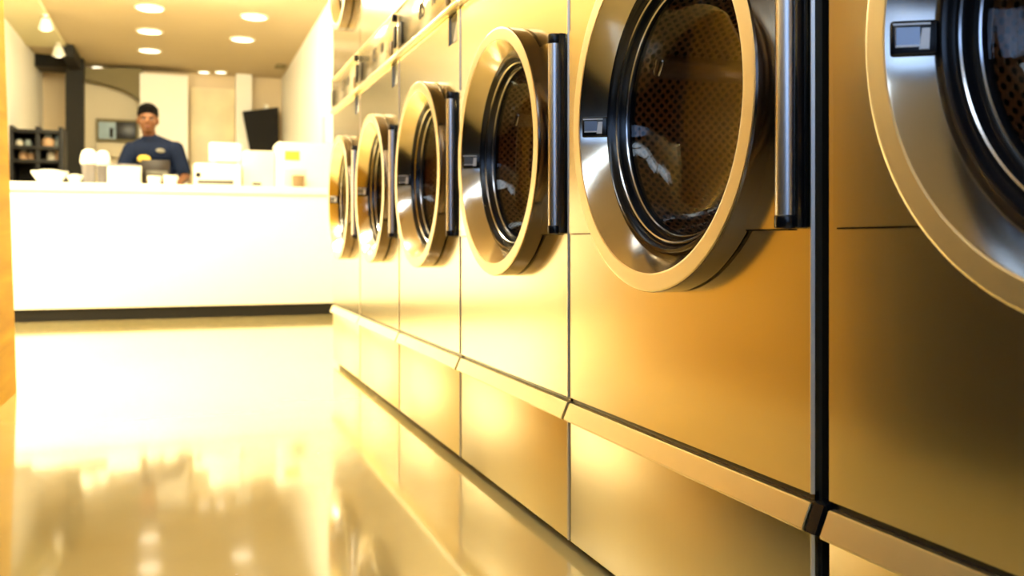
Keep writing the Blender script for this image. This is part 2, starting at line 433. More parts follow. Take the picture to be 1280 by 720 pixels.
def make_dryer():
    root = empty('tumble_dryer')
    bm = bmesh.new()
    z0, z1 = 1.252, 2.30
    cz = 1.848
    box(bm, (.012, .004, z0), (DEEP, .016, z1)); box(bm, (.012, W - .012, z0), (DEEP, W, z1))
    box(bm, (DEEP - .012, .016, z0), (DEEP, W - .012, z1)); box(bm, (.012, .016, z1 - .012), (DEEP, W - .012, z1)); box(bm, (.012, .016, z0), (DEEP - .012, W - .012, z0 + .012))
    finish('casing', bm, M['bodydark'], root, smooth=False)
    bm = bmesh.new(); holed_plate(bm, .006, W, 1.404, z1, 0, .012, DCY, cz, .236); finish('front_panel', bm, M['panel'], root, sharp=30)
    for sd in (-1, 1):
        bm = bmesh.new(); arc_plate(bm, .044, W - .022, 1.660, 2.045, -.012, 0, DCY, cz, .238, sd); finish('door_plate', bm, M['panel'], root, sharp=30)
    # control strip with coin slot, lock, buttons and number
    cp = boxo('control_panel', (-.006, .006, 1.254), (.012, W, 1.396), M['panel'], root, .002)
    boxo('panel_trim', (-.010, .001, 1.396), (.004, W, 1.404), M['rail'], root, .002)
    boxo('shelf_trim', (-.014, 0, 1.234), (.012, W + .002, 1.252), M['rail'], root, .003)
    cs = boxo('coin_slot', (-.012, .660, 1.268), (-.006, .712, 1.345), M['greyp'], root, .003)
    boxo('slot', (-.0135, .676, 1.280), (-.012, .690, 1.335), M['rubber'], cs, 0)
    bm = bmesh.new(); lathe(bm, [(0, -.020), (.012, -.020), (.014, -.017), (.014, -.006), (0, -.006)], 'X', 24, (0, .03, 1.378)); finish('lock', bm, M['brown'], root)
    boxo('start_button', (-.013, .020, 1.275), (-.006, .050, 1.350), M['brown'], root, .004)
    boxo('selector', (-.011, .08, 1.262), (-.006, .115, 1.31), M['beige'], root, .003)
    # text faces -X ; reading direction runs toward -Y
    mt = Matrix(((0, 0, -1, -.0065), (-1, 0, 0, .40), (0, 1, 0, 1.318), (0, 0, 0, 1)))
    text_mesh('number', '85', .075, M['ink'], root, mt)
    mt2 = Matrix(((0, 0, -1, -.0065), (-1, 0, 0, .26), (0, 1, 0, 1.318), (0, 0, 0, 1)))
    text_mesh('price_mark', '10', .055, M['greyp'], root, mt2)
    bm = bmesh.new(); lathe(bm, [(.0, 1.675), (.0165, 1.675), (.0165, 2.03), (0, 2.03)], 'Z', 32, (-.026, .0265, 0))
    hb = finish('hinge_bar', bm, M['chrome'], root, sharp=40)
    for a, b in ((1.660, 1.676), (2.029, 2.045)):
        bm = bmesh.new(); lathe(bm, [(0, a), (.0185, a), (.0185, b), (0, b)], 'Z', 32, (-.026, .0265, 0)); finish('end_cap', bm, M['rubber'], hb, sharp=40)
    make_door(root, DCY, cz)
    return root

YS = [.146, .895, 1.624, 2.356, 3.088, 3.820]       # near edges, nearest machine first
WL = ['washing machine nearest the viewer, only partly shown, its panel falling into dark shade',
      'whole gold washing machine with a perforated drum showing through its big round door',
      'pale gold washing machine third from the viewer, dark glossy hinge bar beside its door',
      'pale gold washing machine fourth from the viewer, third from the counter end of the row',
      'washing machine second from the counter end of the row',
      'washing machine standing at the counter end of the row']
DL = ['stacked dryer above the nearest washing machine', 'stacked dryer above the second washing machine from the viewer',
      'stacked dryer above the third washing machine from the viewer', 'stacked dryer above the washing machine fourth from the viewer',
      'stacked dryer above the washing machine second from the counter end',
      'stacked dryer at the counter end, bottom of its round door showing']
w0 = make_washer(); d0 = make_dryer()
for i, y in enumerate(YS):
    o = w0 if i == 0 else copy_tree(w0)
    o.location = (D, y, 0); tag(o, WL[i], 'washing machine', 'row of steel washing machines')
    o = d0 if i == 0 else copy_tree(d0)
    o.location = (D, y, 0); tag(o, DL[i], 'dryer', 'stacked dryers above the washing machines')
    if i == 1:
        wm = [x for x in COL.objects if x.name.startswith('washing_machine') and abs(x.location.y - y) < 1e-4][0]
        bm = bmesh.new(); prism(bm, [(.012, -.019, .2960), (-.004, -.019, .2930), (-.017, -.019, .2600), (.0, -.019, .2560), (.012, -.019, .2560)], (0, .0185, 0))
        finish('rail_spacer', bm, M['rubber'], wm, smooth=False)

# ------------------------------------------------------------------ the room
ZC = 2.80
YB, YF = 12.6, -3.4
XL, XR = -4.2, 1.50
def struct(name, lo, hi, m, bev=0):
    o = boxo(name, lo, hi, m, None, bev, smooth=bool(bev)); o['kind'] = 'structure'; return o
struct('floor', (XL, YF, -.1), (XR + .1, YB + .1, 0), M['floor'])
struct('ceiling', (XL, YF, ZC), (XR + .1, YB + .1, ZC + .1), M['ceil'])
struct('wall_right', (XR, YF, 0), (XR + .1, YB, ZC), M['white'])
struct('wall_back', (XL, YB, 0), (XR, YB + .1, ZC), M['tan'])
struct('wall_left', (XL - .1, YF, 0), (XL, YB, ZC), M['white'])
# wall behind the viewer with the shop window
bm = bmesh.new()
box(bm, (XL, YF - .1, 0), (XR, YF, .85)); box(bm, (XL, YF - .1, 2.62), (XR, YF, ZC)); box(bm, (XL, YF - .1, .85), (-3.9, YF, 2.62)); box(bm, (.2, YF - .1, .85), (XR, YF, 2.62))
o = finish('wall_front', bm, M['charcoal'], smooth=False); o['kind'] = 'structure'
win = empty('window_1', (-1.85, YF - .05, .85)); win['kind'] = 'structure'
bm = bmesh.new()
for x in (-3.9, -2.56, -1.20, .14): box(bm, (x + 1.85, -.04, 0), (x + 1.85 + .06, .04, 1.77), .004)
for z in (0, 1.71): box(bm, (-2.05, -.04, z), (2.05, .04, z + .06), .004)
finish('window_frame', bm, M['charcoal'], win)
boxo('window_pane', (-2.0, -.006, .05), (2.0, .006, 1.72), M['pane'], win, 0)

# staff side walls
struct('wall_service_left', (-1.72, 8.9, 0), (-1.60, YB, ZC), M['white'])
struct('wall_service_right', (1.27, 8.05, 0), (1.40, YB, ZC), M['white'])
struct('trim_1', (-1.60, 7.0, ZC - .03), (-1.20, 11.3, ZC), M['soffit'])          # soffit strip with spotlights
struct('trim_2', (-1.24, 11.2, ZC - .14), (-1.12, YB, ZC), M['charcoal'])          # dark beam
struct('trim_3', (-1.60, 11.9, 2.66), (-1.20, 12.3, ZC), M['charcoal'])            # dark header
a = ray(83, 120, 12.1); b = ray(105, 120, 12.1)
struct('pillar_dark', (a.x, 12.0, 0), (b.x, 12.2, ZC), M['charcoal'])
a = ray(175, 92, 12.25); b = ray(235, 92, 12.25)
struct('wall_service_white', (a.x, 12.2, 0), (b.x, YB, a.z), M['white'])
# olive bulkhead with a curved underside
P = [ray(x, y, 12.3) for x, y in ((105, 85), (178, 85), (175, 126), (165, 117), (150, 110), (130, 104), (105, 99))]
bm = bmesh.new(); prism(bm, P, (0, .25, 0)); o = finish('trim_4', bm, M['olive'], smooth=False); o['kind'] = 'structure'
a = ray(104, 120, 12.58); b = ray(176, 120, 12.58)
struct('wall_service_cream', (a.x, 12.55, 0), (b.x, YB, 2.7), M['cream'])
a = ray(295, 92, 12.4); b = ray(315, 92, 12.4)
struct('pillar_cream', (a.x, 12.4, 0), (b.x, YB, a.z), M['white'])
# marbled panel
mm = mat('marbled_panel', (.92, .78, .50, 1), .4, 0., .4, noise=.6, nscale=1.4)
a = ray(238, 108, 12.5); b = ray(294, 108, 12.5)
o = boxo('wall_panel', (a.x, 12.53, .9), (b.x, 12.598, a.z), mm, None, .004); tag(o, 'marbled cream panel on the back wall behind the counter', 'wall panel')

# wooden partition beside the aisle
bm = bmesh.new()
prism(bm, [(-.618, 2.37, .0), (-.618, 4.12, .0), (-.95, 4.12, .0), (-.95, 2.37, .0)], (0, 0, 2.35))
for v in bm.verts:
    v.co.x -= .030 * v.co.z
o = finish('wooden_partition', bm, M['wood'], smooth=False)
tag(o, 'tall orange wooden partition beside the aisle', 'partition')
# low black cabinet added out of view to darken reflections in the near steel
cab = empty('dark_reflection_cabinet', (-.78, .44, 0)); tag(cab, 'added black cabinet darkening the reflections, before the wooden partition', 'cabinet')
boxo('carcass', (-.35, -1.80, .05), (.30, 1.80, 1.10), M['toe'], cab, .004)
boxo('plinth', (-.32, -1.78, 0), (.25, 1.78, .05), M['toe'], cab, 0)
for k in range(6):
    dd = boxo('door', (.30, -1.79 + k * .60, .07), (.318, -1.20 + k * .60, 1.06), M['toe'], cab, .003)
    boxo('handle', (.318, -1.26 + k * .60, .70), (.330, -1.24 + k * .60, .82), M['black'], dd, .003)

# ------------------------------------------------------------------ counter
CY = 7.67
ct = empty('service_counter', (0, CY, 0)); tag(ct, 'long white service counter with black toe kick at the end of the aisle', 'counter')
boxo('front', (-1.75, 0.0, .096), (1.26, .58, .985), M['whitegloss'], ct, .004)
boxo('counter_top', (-1.77, -.025, .990), (1.265, .60, 1.054), M['whitegloss'], ct, .005)
boxo('shadow_gap', (-1.74, .01, .984), (1.25, .57, .991), M['greyp'], ct, 0)
boxo('toe_kick', (-1.74, .02, 0), (1.25, .56, .097), M['toe'], ct, 0)
CTZ = 1.054

def cx(px, Y): return ray(px, 200, Y).x
def cz_(px, py, Y): return ray(px, py, Y).z
def thing_box(name, x0, x1, ytop, Y, m, depth=.25, bev=.012, label=None, cat=None, group=None):
    X0, X1 = cx(x0, Y), cx(x1, Y); Z = cz_((x0 + x1) / 2, ytop, Y)
    r = empty(name, ((X0 + X1) / 2, Y, CTZ)); w = (X1 - X0) / 2
    boxo('housing', (-w, 0, 0), (w, depth, Z - CTZ), m, r, bev)
    if label: tag(r, label, cat, group)
    return r, w, Z - CTZ
# trays at the partition end
def tray(px0, px1, pytop, Y, label, m):
    X0, X1 = cx(px0, Y), cx(px1, Y); r = (X1 - X0) / 2; h = cz_((px0 + px1) / 2, pytop, Y) - CTZ
    bm = bmesh.new()
    lathe(bm, [(0, .004), (r * .55, .004), (r * .95, h * .8), (r, h), (r * .96, h), (r * .5, .012), (0, .012)][::-1] + [(0, 0)][:0], 'Z', 40)
    lathe(bm, [(0, 0), (r * .55, 0), (r * .55, .006)], 'Z', 40)
    # heap of folded white cloths filling it
    bmesh.ops.create_uvsphere(bm, u_segments=24, v_segments=12, radius=1, matrix=Matrix.Translation((0, 0, h * .85)) @ Matrix.Diagonal((r * .85, r * .85, h * .28, 1)))
    bmesh.ops.scale(bm, vec=(1, .62, 1), verts=bm.verts)
    o = finish('serving_tray', bm, m); o.location = ((X0 + X1) / 2, Y, CTZ); tag(o, label, 'tray')
tray(38, 86, 214, 7.95, 'wide shallow white tray on the counter below the black display shelf', M['wprod'])
tray(83, 104, 219, 7.78, 'small white dish on the counter before the dark pillar', M['cprod'])
# cups with domed lids
def lidded_cup(px, w, pytop, Y, label):
    X = cx(px, Y); r = w / 2 * .0066; h = cz_(px, pytop, Y) - CTZ; hl = h * .36
    root = empty('lidded_cup', (X, Y, CTZ)); tag(root, label, 'cup', 'cups with white domed lids')
    bm = bmesh.new(); lathe(bm, [(0, 0), (r * .66, 0), (r * .68, .004), (r * .92, h - hl), (r * .90, h - hl), (r * .64, .008), (0, .008)], 'Z', 32); finish('cup_body', bm, M['cup'], root)
    bm = bmesh.new(); lathe(bm, [(0, h), (r * .45, h * .985), (r * .85, h * .92), (r * 1.0, h * .80), (r * 1.06, h * .68), (r * 1.06, h * .62), (r * .98, h * .57), (0, h * .57)], 'Z', 32); finish('lid', bm, M['wprod'], root)
lidded_cup(111, 18, 186, 7.90, 'lidded cup beside the dark pillar, the one nearer the partition')
lidded_cup(128.5, 16, 188, 8.06, 'lidded cup standing close to the white till box')
# till box
r, w, h = thing_box('till', 134, 174, 208, 7.80, M['wprod'], .18, .012, 'white till box on the counter before the person', 'till')
boxo('grey_top', (-w + .01, .01, h), (w - .01, .17, h + .02), M['cup'], r, .004)
boxo('side_panel', (w, .01, 0), (w + .012, .17, h + .012), M['cprod'], r, .003)
# dark card terminal / monitor stand
r, w, h = thing_box('card_terminal', 176, 212, 200, 8.00, M['brown'], .05, .006, 'dark brown terminal standing between the till box and the white cups', 'payment terminal')
boxo('screen', (-w + .04, -.004, h * .42), (w - .015, 0, h * .60), M['greyp'], r, .001)
boxo('slot', (-w + .04, -.004, h * .18), (w - .015, 0, h * .30), M['beige'], r, .001)
def paper_cup(px, w, pytop, Y, label, m='wprod'):
    r = w / 2 * .0066; h = cz_(px, pytop, Y) - CTZ
    bm = bmesh.new(); lathe(bm, [(0, 0), (r * .8, 0), (r, h), (r * 1.05, h), (r * 1.05, h + .004), (r * .92, h + .004), (r * .74, .01), (0, .01)], 'Z', 32)
    o = finish('paper_cup', bm, M[m]); o.location = (cx(px, Y), Y, CTZ); tag(o, label, 'cup', 'short white cups before the terminal')
paper_cup(193, 16, 221, 7.76, 'short white cup before the brown terminal')
paper_cup(213, 17, 220, 7.76, 'short white cup below the forearm of the person')
# equipment on the wall end of the counter
r, w, h = thing_box('label_printer', 242, 302, 204, 7.84, M['wprod'], .32, .02, 'wide white printer with a grey slot on the counter', 'printer')
boxo('paper_slot', (-w + .03, -.006, .022), (-w + .31, 0, .054), M['greyp'], r, .002)
boxo('button', (-w + .015, -.008, .075), (-w + .055, 0, .115), M['black'], r, .004)
bm = bmesh.new(); X0, X1 = cx(261, 8.0), cx(302, 8.0); z0 = cz_(280, 204, 7.84) ; z1 = cz_(280, 178, 8.0)
ms = empty('monitor', ((X0 + X1) / 2, 8.0, z0)); tag(ms, 'white monitor seen from behind, standing on the wide white printer', 'monitor')
boxo('back_shell', (-(X1 - X0) / 2, 0, .022), ((X1 - X0) / 2, .05, z1 - z0), M['wprod'], ms, .018)
boxo('foot', (-.07, 0, 0), (.09, .10, .024), M['yellow'], ms, .003)
r, w, h = thing_box('receipt_printer', 303, 344, 188, 7.90, M['cprod'], .25, .02, 'tall cream housing below the black wall screen', 'receipt printer')
boxo('paper_slot', (-w + .08, -.006, .022), (-w + .15, 0, .046), M['greyp'], r, .002)
r, w, h = thing_box('cash_register', 346, 424, 178, 7.80, M['wprod'], .36, .02, 'large white cash register housing at the wall end of the counter', 'cash register')
boxo('note', (-w + .065, -.004, h * .60), (-w + .185, 0, h * .80), M['yellow'], r, .001)
boxo('tray_recess', (-w + .06, -.004, .02), (-w + .24, 0, h * .40), M['cprod'], r, .001)
bm = bmesh.new(); Y = 7.745; rr = .052; lathe(bm, [(0, 0), (rr * .85, 0), (rr, .10), (rr * .92, .10), (rr * .78, .008), (0, .008)], 'Z', 32)
for s_ in range(8): pass
o = finish('beige_mug', bm, M['beige']); o.location = (cx(373, Y), Y, CTZ)
tag(o, 'small beige mug before the white cash register', 'mug')
# black wall screen
P = [ray(x, y, 12.3) for x, y in ((303, 139), (348, 134), (349, 188), (313, 191))]
sc = empty('wall_screen', (P[0].x, 12.3, P[0].z)); tag(sc, 'black screen mounted tilted on the back wall behind the counter', 'screen')
bm = bmesh.new(); prism(bm, [p - sc.location for p in P], (0, .06, 0)); bmesh.ops.bevel(bm, geom=bm.edges[:], offset=.006, segments=2, affect='EDGES'); finish('screen_panel', bm, mat('matt_black_screen', (.008, .007, .006, 1), .6, 0., .15, noise=.1), sc)
bm = bmesh.new(); q = ray(333, 130, 12.3) - sc.location
box(bm, (q.x - .02, .03, q.z - .12), (q.x + .03, .12, q.z), .005); box(bm, (q.x - .06, .055, q.z - .45), (q.x + .06, .298, q.z - .2), .005)
finish('wall_bracket', bm, M['lamptrim'], sc)
# picture/screen on the cream wall
a = ray(120, 148, 12.5); b = ray(172, 178, 12.5)
pf = empty('framed_poster', ((a.x + b.x) / 2, 12.5, b.z)); tag(pf, 'framed pale blue and black poster on the cream wall behind the person', 'poster')
w = (b.x - a.x) / 2; h = a.z - b.z
boxo('frame', (-w, 0, 0), (w, .045, h), M['olive'], pf, .006)
boxo('pale_print', (-w + .03, -.006, .03), (-w * .05, 0, h - .04), M['paleblue'], pf, .001)
boxo('dark_print', (-w * .05, -.006, .03), (w - .02, 0, h - .03), M['black'], pf, .001)
boxo('figure_mark', (-w * .35, -.009, .05), (-w * .18, -.006, h * .6), M['charcoal'], pf, .001)
boxo('ledge_box', (-w, -.03, -.20), (w, .045, -.02), M['cream'], pf, .004)
# switch plate on the white side wall
p = ray(392, 148, 8.6); X = 1.27
o = boxo('wall_switch', (X - .012, 8.62, 1.42), (X, 8.74, 1.78), mat('pink_plastic', (.72, .55, .48, 1), .5, noise=.05), None, .003); tag(o, 'slim pinkish switch plate on the white side wall', 'switch')
# dark speaker near ceiling
p = ray(355, 76, 11.6)
o = boxo('ceiling_speaker', (p.x - .10, 11.55, p.z - .08), (p.x + .02, 11.75, ZC), M['olive'], None, .012); tag(o, 'small dark speaker under the ceiling at the back', 'speaker')

# black display shelf on the left side wall, with goods
SY = 10.2
a = ray(10, 156, SY); b = ray(78, 216, SY)
sh = empty('display_shelf', ((a.x + b.x) / 2, SY, 0)); tag(sh, 'black open display shelf unit with jars, against the white side wall', 'shelf')
w = (b.x - a.x) / 2
boxo('back_panel', (-w, .40, 0), (w, .43, a.z), M['charcoal'], sh, 0)
for x in (-w, -w * .02, w - .04): boxo('upright', (x, .02, 0), (x + .04, .40, a.z), M['toe'], sh, .003)
levels = [.90, 1.02, ray(40, 200, SY).z, ray(40, 180, SY).z - .02, a.z - .04]
zs1 = ray(40, 201, SY).z; zs2 = ray(40, 184, SY).z
for z in (.5, zs1, zs2, a.z - .05): boxo('shelf_board', (-w + .04, 0, z - .02), (w - .04, .40, z + .015), M['toe'], sh, .002)
base = Vector((sh.location.x, SY, 0))
def jar(px, z, wpx, hpx, m, label, lidm='glassgrey'):
    s = .0090; r = wpx / 2 * s; h = hpx * s
    t = empty('storage_jar', (cx(px, SY + .14), SY + .15, z + .015)); tag(t, label, 'jar', 'jars on the black display shelf')
    bm = bmesh.new(); lathe(bm, [(0, 0), (r * .8, 0), (r, h * .15), (r, h * .65), (r * .7, h * .85), (0, h * .85)], 'Z', 24); finish('jar_body', bm, M[m], t)
    bm = bmesh.new(); lathe(bm, [(0, h * .84), (r * .72, h * .84), (r * .72, h), (0, h)], 'Z', 24); finish('lid', bm, M[lidm], t)
jar(24, zs2, 8, 8, 'foodlight', 'pale jar on the upper shelf by the partition')
jar(35, zs2, 8, 8, 'glassgrey', 'grey jar on the upper shelf, beside the pale one')
jar(60, zs2, 13, 14, 'food', 'large amber jar on the upper shelf', 'paleblue')
jar(72, zs2, 7, 13, 'glassgrey', 'slim grey jar on the upper shelf beside the large amber jar', 'paleblue')
jar(29, zs1, 9, 11, 'food', 'amber jar on the lower shelf')
jar(39, zs1, 7, 10, 'food', 'narrow amber jar on the lower shelf')
jar(64, zs1, 9, 13, 'foodlight', 'cream jar on the lower shelf', 'food')
jar(72, zs1, 7, 14, 'food', 'tall amber jar at the wall end of the lower shelf', 'glassgrey')
# ------------------------------------------------------------------ ceiling lights
def downlight(px, py, label, r=.115, z=ZC, power=0):
    d = (z - H) * F / (VY - py); u = px - VX; X = u * CT * d / F; Y = (d - ST * X) / CT
    t = empty('ceiling_light', (X, Y, z)); tag(t, label, 'ceiling light', 'round recessed ceiling lights')
    bm = bmesh.new(); lathe(bm, [(r, 0), (r * 1.18, 0), (r * 1.18, -.006), (r * 1.0, -.012), (r * .98, -.004)], 'Z', 40, closed=True); finish('trim_ring', bm, M['lamptrim'], t)
    bm = bmesh.new(); lathe(bm, [(0, -.007), (r * .7, -.0065), (r * .985, -.004), (r * .985, 0), (0, 0)], 'Z', 40); finish('diffuser', bm, M['lamp'], t)
    return X, Y
pos = []
for (px, py, l) in ((187, 10, 'recessed ceiling light, nearest of the three in line above the person'),
                 (187, 39, 'recessed ceiling light, middle of the three in line above the person'),
                 (187, 63, 'recessed ceiling light, farthest of the three in line above the person'),
                 (318, 21, 'recessed ceiling light, nearer of the two above the black screen'),
                 (303, 49, 'recessed ceiling light, farther of the two above the black screen'),
                 (122, 84, 'single small ceiling light near the dark beam'),
                 (255, 90, 'small ceiling light at the back, the one next to the white wall panel'),
                 (276, 90, 'small ceiling light at the back, the one nearer the cream pillar')):
    pos.append(downlight(px, py, l, .115 if py < 80 else .07))
# spotlights under the soffit
def spot(px, py, label):
    z = ZC - .10; d = (z - H) * F / (VY - py); u = px - VX; X = u * CT * d / F; Y = (d - ST * X) / CT
    t = empty('spotlight', (X, Y, ZC - .03)); tag(t, label, 'spotlight', 'spotlights under the soffit')
    bm = bmesh.new(); lathe(bm, [(0, 0), (.03, 0), (.03, -.01), (.008, -.012), (.008, -.05), (0, -.05)], 'Z', 20); finish('stem', bm, M['lamptrim'], t)
    bm = bmesh.new(); mt = Matrix.Translation((0, 0, -.085)) @ Matrix.Rotation(.5, 4, 'X')
    lathe(bm, [(0, .06), (.04, .05), (.062, -.03), (.068, -.045), (.060, -.045), (.04, .02), (0, .02)], 'Z', 28); bmesh.ops.transform(bm, matrix=mt, verts=bm.verts); hd = finish('head', bm, M['lamptrim'], t)
    bm = bmesh.new(); bmesh.ops.create_uvsphere(bm, u_segments=20, v_segments=12, radius=.062); bmesh.ops.transform(bm, matrix=mt @ Matrix.Translation((0, 0, -.038)) @ Matrix.Diagonal((1, 1, .45, 1)), verts=bm.verts); finish('bulb', bm, M['lamp'], hd)
spot(57, 28, 'nearer spotlight under the pale soffit'); spot(73, 62, 'farther spotlight under the pale soffit')

def area(name, loc, size, power, col=(1, .84, .56), rot=(0, 0, 0), sy=None):
    l = bpy.data.lights.new(name, 'AREA'); l.energy = power; l.color = col; l.size = size
    if sy: l.shape = 'RECTANGLE'; l.size_y = sy
    o = bpy.data.objects.new(name, l); COL.objects.link(o); o.location = loc; o.rotation_euler = rot
    return o
WARM = (1, .88, .57)
# ceiling luminaires added out of view to brighten counter, aisle and open floor
def luminaire(x, y, ln, power, label, tilt=0):
    t = empty('added_luminaire', (x, y, ZC)); tag(t, label, 'ceiling lamp', 'added ceiling luminaires out of view')
    boxo('housing', (-.10, -ln / 2, -.05), (.10, ln / 2, 0), M['lamptrim'], t, .004)
    boxo('diffuser', (-.085, -ln / 2 + .02, -.058), (.085, ln / 2 - .02, -.05), M['lamp'], t, .001)
    area('fill_glow', (x, y, ZC - .065), .16, power, WARM, sy=ln - .05, rot=(tilt, 0, 0))
    return t
luminaire(-.3, 6.1, 1.2, 85, 'added unseen luminaire brightening the counter front')
luminaire(-2.9, 6.0, 1.6, 430, 'added unseen luminaire brightening the open floor beyond the wooden partition')

luminaire(-.42, 4.45, 1.0, 185, 'added unseen luminaire brightening the aisle and the far end of the wooden partition', .5)
luminaire(-.2, 7.70, .8, 35, 'added unseen luminaire straight above the counter')
t = empty('fill_washer', (-.2, 8.02, ZC)); tag(t, 'added unseen wash lamp brightening the walls behind the counter', 'ceiling lamp')  # lamp added out of view to brighten the walls behind the counter
boxo('housing', (-.9, -.06, -.10), (.9, .0, 0), M['lamptrim'], t, .004)
boxo('diffuser', (-.88, 0, -.095), (.88, .006, -.02), M['lamp'], t, .001)
area('fill_washer_glow', (-.2, 8.04, ZC - .06), 1.7, 120, WARM, rot=(1.25, 0, 0), sy=.07)

M['coollamp'] = mat('cool_light_diffuser', (.9, .95, 1, 1), .5, emis=(.66, .82, 1, 1), estr=5)
for k, (y, nm) in enumerate(((-2.5, 'square cool ceiling panel light by the shop window'), (-1.25, 'square cool ceiling panel light, second from the shop window'),
                             (0.0, 'square cool ceiling panel light above the viewer'), (1.25, 'square cool ceiling panel light above the added black cabinet'))):
    t = empty('panel_light', (-1.35 if y < 1 else -1.9, y, ZC)); tag(t, nm, 'ceiling lamp', 'cool ceiling panel lights')
    boxo('frame', (-.42, -.58, -.03), (.42, .58, 0), M['lamptrim'], t, .004)
    boxo('diffuser', (-.39, -.55, -.036), (.39, .55, -.03), M['coollamp'], t, .001)

# ------------------------------------------------------------------ the person
def capsule(bm, p0, r0, p1, r1, n=20):
    p0, p1 = Vector(p0), Vector(p1); d = p1 - p0; L = d.length
    q = d.to_track_quat('Z', 'Y').to_matrix().to_4x4(); q = Matrix.Translation(p0) @ q
    prof = [(0, -r0)] + [(r0 * math.sin(a), -r0 * math.cos(a)) for a in (.4, .8, 1.2, 1.57)] + [(r1 * math.cos(a), L + r1 * math.sin(a)) for a in (0, .4, .8, 1.2)] + [(0, L + r1)]
    b2 = bmesh.new(); lathe(b2, prof, 'Z', n); bmesh.ops.transform(b2, matrix=q, verts=b2.verts)
    me = bpy.data.meshes.new('t'); b2.to_mesh(me); b2.free(); bm.from_mesh(me); bpy.data.meshes.remove(me)
def ell(bm, c, r, rot=(0, 0, 0)):
    bmesh.ops.create_uvsphere(bm, u_segments=28, v_segments=18, radius=1, matrix=Matrix.Translation(c) @ Euler(rot).to_matrix().to_4x4() @ Matrix.Diagonal((*r, 1)))
def remesh(name, bm, m, parent, vox=.007, sm=6):
    bmesh.ops.recalc_face_normals(bm, faces=bm.faces)
    me = bpy.data.meshes.new(name); bm.to_mesh(me); bm.free()
    t = bpy.data.objects.new(name + '_src', me); COL.objects.link(t)
    md = t.modifiers.new('r', 'REMESH'); md.mode = 'VOXEL'; md.voxel_size = vox; md.use_smooth_shade = True
    s = t.modifiers.new('s', 'SMOOTH'); s.iterations = sm; s.factor = .5
    bpy.context.view_layer.update()
    m2 = bpy.data.meshes.new_from_object(t.evaluated_get(bpy.context.evaluated_depsgraph_get()))
    bpy.data.objects.remove(t); m2.name = name
    for p in m2.polygons: p.use_smooth = True
    m2.materials.clear()
    return link(name, m2, m, parent)

PX, PY = -.225, 8.58
per = empty('person', (PX, PY, 0)); tag(per, 'person in a navy short-sleeved shirt with yellow print standing behind the counter', 'person')
hx = -.045       # head offset
bm = bmesh.new()
# head, facing -Y, tilted slightly down
ell(bm, (hx, .012, 1.690), (.080, .098, .098)); ell(bm, (hx, -.012, 1.630), (.067, .080, .085)); ell(bm, (hx, -.038, 1.577), (.044, .046, .034))
ell(bm, (hx, -.055, 1.690), (.060, .036, .022))                     # brow
capsule(bm, (hx, -.088, 1.675), .009, (hx, -.108, 1.640), .014); ell(bm, (hx - .013, -.094, 1.636), (.010, .012, .008)); ell(bm, (hx + .013, -.094, 1.636), (.010, .012, .008))
ell(bm, (hx, -.086, 1.606), (.026, .012, .008)); ell(bm, (hx, -.084, 1.594), (.022, .012, .008))
for s in (-1, 1):
    ell(bm, (hx + s * .081, .010, 1.660), (.010, .020, .032), (0, 0, s * .3)); ell(bm, (hx + s * .042, -.058, 1.640), (.024, .022, .022))
capsule(bm, (hx * .5, .030, 1.46), .062, (hx, .010, 1.60), .056)    # neck
ell(bm, (0, .02, 1.36), (.185, .105, .13)); ell(bm, (0, .02, 1.18), (.155, .100, .16)); ell(bm, (0, .02, 1.0), (.165, .105, .12))
SH = {-1: Vector((-.180, .01, 1.405)), 1: Vector((.185, .01, 1.425))}
EL = {-1: Vector((-.250, -.10, 1.20)), 1: Vector((.262, -.07, 1.17))}
WR = {-1: Vector((-.120, -.29, 1.115)), 1: Vector((.215, -.305, 1.105))}
for s in (-1, 1):
    capsule(bm, SH[s], .058, EL[s], .044); capsule(bm, EL[s], .042, WR[s], .027)
    d = (WR[s] - EL[s]).normalized(); d = Vector((d.x, d.y, -.10)).normalized(); side = Vector((d.y, -d.x, 0)).normalized()
    palm = WR[s] + d * .055
    capsule(bm, WR[s], .026, palm - side * .018, .017); capsule(bm, WR[s], .026, palm + side * .018, .017); capsule(bm, WR[s], .026, palm, .018)
    k0 = WR[s] + d * .085
    for q, ln in zip((-1.5, -.5, .5, 1.5), (.066, .078, .083, .070)):
        b0 = k0 + side * q * .0195; b1 = b0 + d * ln * .5 + Vector((0, 0, -.006)); b2_ = b1 + d * ln * .38 + Vector((0, 0, -.020))
        capsule(bm, palm + side * q * .014, .012, b0, .0095, 10); capsule(bm, b0, .0095, b1, .0085, 10); capsule(bm, b1, .0085, b2_, .007, 10)
    th = -s
    sd = side if side.x * th > 0 else -side
    t0 = WR[s] + d * .025 + sd * .020; t1 = t0 + d * .032 + sd * .026 + Vector((0, 0, -.006)); t2 = t1 + d * .030 + sd * .006 + Vector((0, 0, -.008))
    capsule(bm, t0, .014, t1, .0115, 10); capsule(bm, t1, .0110, t2, .0085, 10)
for s in (-1, 1):
    capsule(bm, (s * .088, .02, .95), .088, (s * .10, .02, .50), .055); capsule(bm, (s * .10, .02, .50), .056, (s * .105, .03, .09), .036)
    capsule(bm, (s * .105, .04, .05), .036, (s * .115, -.11, .035), .030)
body = remesh('body', bm, M['skin'], per, .0065, 5)
